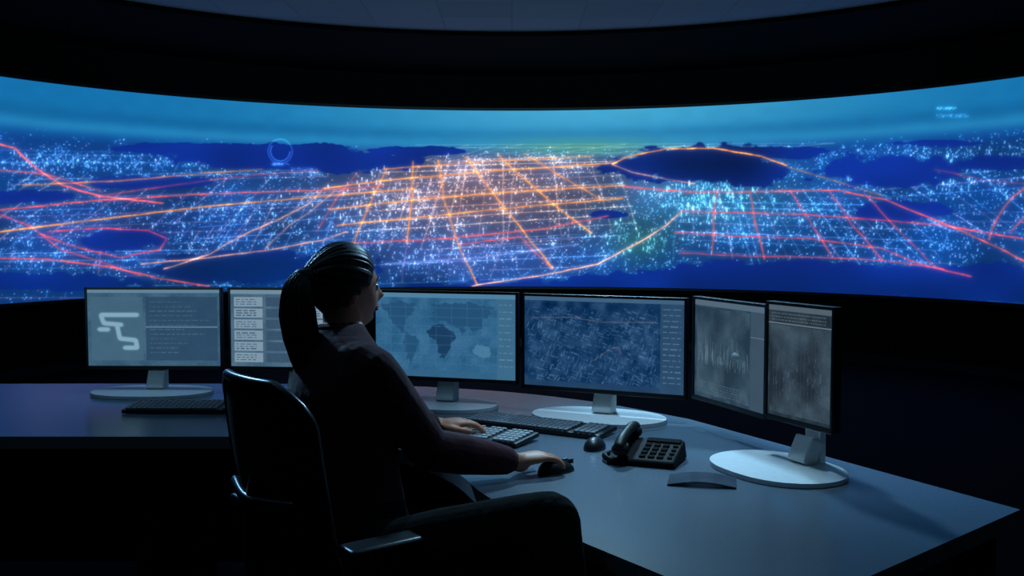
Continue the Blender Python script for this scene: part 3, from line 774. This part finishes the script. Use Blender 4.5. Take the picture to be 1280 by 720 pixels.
b.tube([hc+Rh @ Vector((.089, -.018, -.052)), hc+Rh @ Vector((.099, 0, -.054)), hc+Rh @ Vector((.089, .018, -.052))], [.002, .0052, .002], M_lip, sub=5)
b.obj('face_details', woman, smooth=True)
tie = Vector((-.96, -.12, .22)).normalized(); ta = Vector((0, 1, 0)); ta = (ta-tie*ta.dot(tie)).normalized(); tb = tie.cross(ta)
def hairpt(x, y, z):
    v = Vector((x, y, z)); ph = math.atan2(v.dot(ta), v.dot(tb)); rd = math.acos(max(-1, min(1, v.dot(tie))))
    o = .012+.0009*math.sin(ph*34+2*math.sin(ph*5))*min(1, rd*1.5)+.0008*math.sin(ph*83+3*math.sin(ph*7))+.0012*math.sin(ph*13+1)
    o *= max(.45, min(1, (2.45-rd)/.7))                       # thins towards the hairline
    if z < -.2: o *= max(.45, 1-(-z-.2)*1.1)                  # tucked in at the nape
    o += .012*math.exp(-(rd/.40)**2)
    return headf(x, y, z, o)
bm = bmesh.new(); bmesh.ops.create_uvsphere(bm, u_segments=300, v_segments=110, radius=1)
def keep(c):
    x, y, z = c
    if z > .60: return x < .78
    if z > .05: return x < .38+.68*(z-.05)
    if z > -.12: return x < .16-.3*abs(z)
    if z > -.62: return x < -.06+.55*(z+.12)
    return False
dele = [f for f in bm.faces if not keep(f.calc_center_median().normalized())]
bmesh.ops.delete(bm, geom=dele, context='FACES')
for v in bm.verts: v.co = hc+Rh @ hairpt(*v.co.normalized())
b = MB(); b.bm(bm, M_hair); o = b.obj('hair_cap', woman, smooth=True)
so = o.modifiers.new('s', 'SOLIDIFY'); so.thickness = .008; so.offset = -1
loc = [(-.088, -.014, .026), (-.118, -.024, .024), (-.138, -.036, -.008), (-.138, -.046, -.065), (-.128, -.052, -.125), (-.120, -.054, -.180), (-.116, -.054, -.240)]
rd = [.020, .021, .033, .042, .041, .031, .008]
pth = [hc+Rh @ Vector(q) for q in loc]; pp, rr = smooth_path(pth, rd, 8)
b = MB(); b.tube(pp, [x*.86 for x in rr], M_hair, n=20)
for k in range(190):
    a0 = rng.uniform(0, 2*math.pi); q = math.sqrt(rng.uniform(.6, 1.2)); tw = rng.normal(0, .5); ln = int(len(pp)*rng.uniform(.82, 1)); pts = []
    for i in range(0, ln, 2):
        T_ = (pp[min(i+1, len(pp)-1)]-pp[max(i-1, 0)]).normalized(); A = T_.cross(hl if abs(T_.dot(hl)) < .9 else hf).normalized(); Bq = T_.cross(A); an = a0+tw*i/len(pp)
        pts.append(pp[i]+(A*math.cos(an)+Bq*math.sin(an))*rr[i]*q)
    b.tube(pts, [.0021]*(len(pts)-1)+[.0006], M_hair, n=5)
b.obj('ponytail', woman, smooth=True)
b = MB(); A = (pth[1]-pth[0]).normalized(); b.tube([pth[1]-A*.006, pth[1]+A*.006], [.025, .025], M_black, n=20); b.obj('hair_tie', woman, smooth=True)
b = MB(); ring_ = []
cN = Vector((-.441, 2.692, 1.132))
for i in range(33):
    t = 2*math.pi*i/32; ring_.append(cN+r*.057*math.cos(t)+d*.058*math.sin(t)+Zv*(.010*-math.sin(t)))
b.tube(ring_, [.009]*33, M_shirt, n=8, cap='flat'); b.obj('shirt_collar', woman, smooth=True)

# ============================================================ LIGHTS
def spot(name, loc, tgt, e, col, size, blend=.6, rad=.12):
    l = bpy.data.lights.new(name, 'SPOT'); l.energy = e; l.color = col; l.spot_size = math.radians(size); l.spot_blend = blend; l.shadow_soft_size = rad
    o = bpy.data.objects.new(name, l); S.collection.objects.link(o); o.location = loc
    o.rotation_euler = (Vector(tgt)-Vector(loc)).to_track_quat('-Z', 'Y').to_euler(); return o
spot('unseen_spot', (.35, 5.3, 3.1), (.76, 2.8, .75), 330, (.36, .72, 1), 40, .9)
spot('unseen_spot', (.55, 3.3, 3.1), (.50, 3.15, .75), 170, (.42, .76, 1), 50, 1.0, .25)  # added overhead spot, brightens the desk and monitor bases
spot('unseen_spot', (-1.3, 4.1, 3.1), (-1.35, 4.15, .75), 50, (.36, .72, 1), 34, 1.0, .2)
spot('unseen_spot', (.9, 4.6, 3.0), (-.40, 2.74, 1.2), 230, (.32, .66, 1), 20, .9, .10)  # extra spot added to put more light on the woman
spot('unseen_spot', (-2.4, 5.2, 2.95), (-.52, 2.62, 1.05), 330, (.26, .60, 1), 16, .9, .10)  # added rim light, picks out hair, ponytail and chair edge
spot('added_uplight', (-2.2, .2, 2.2), (-1.2, 7.6, 3.3), 560, (.36, .74, 1), 60, 1.0, .2)  # unseen fill lamp added to brighten the ceiling tiles
spot('added_uplight', (2.2, .2, 2.2), (1.2, 7.6, 3.3), 560, (.36, .74, 1), 60, 1.0, .2)  # matching added fill for the right half of the tiles
w = bpy.data.worlds.new('w'); S.world = w; w.use_nodes = True
w.node_tree.nodes['Background'].inputs[0].default_value = (.05, .1, .2, 1); w.node_tree.nodes['Background'].inputs[1].default_value = .02

# ============================================================ CAMERA
cam = bpy.data.cameras.new('cam'); co_ = bpy.data.objects.new('camera', cam); S.collection.objects.link(co_)
cam.sensor_width = 36; cam.lens = 36*1300/1280
co_.location = (0, 0, 1.40); co_.rotation_euler = (math.radians(90-3.346), 0, 0); cam.clip_start = .05
S.camera = co_
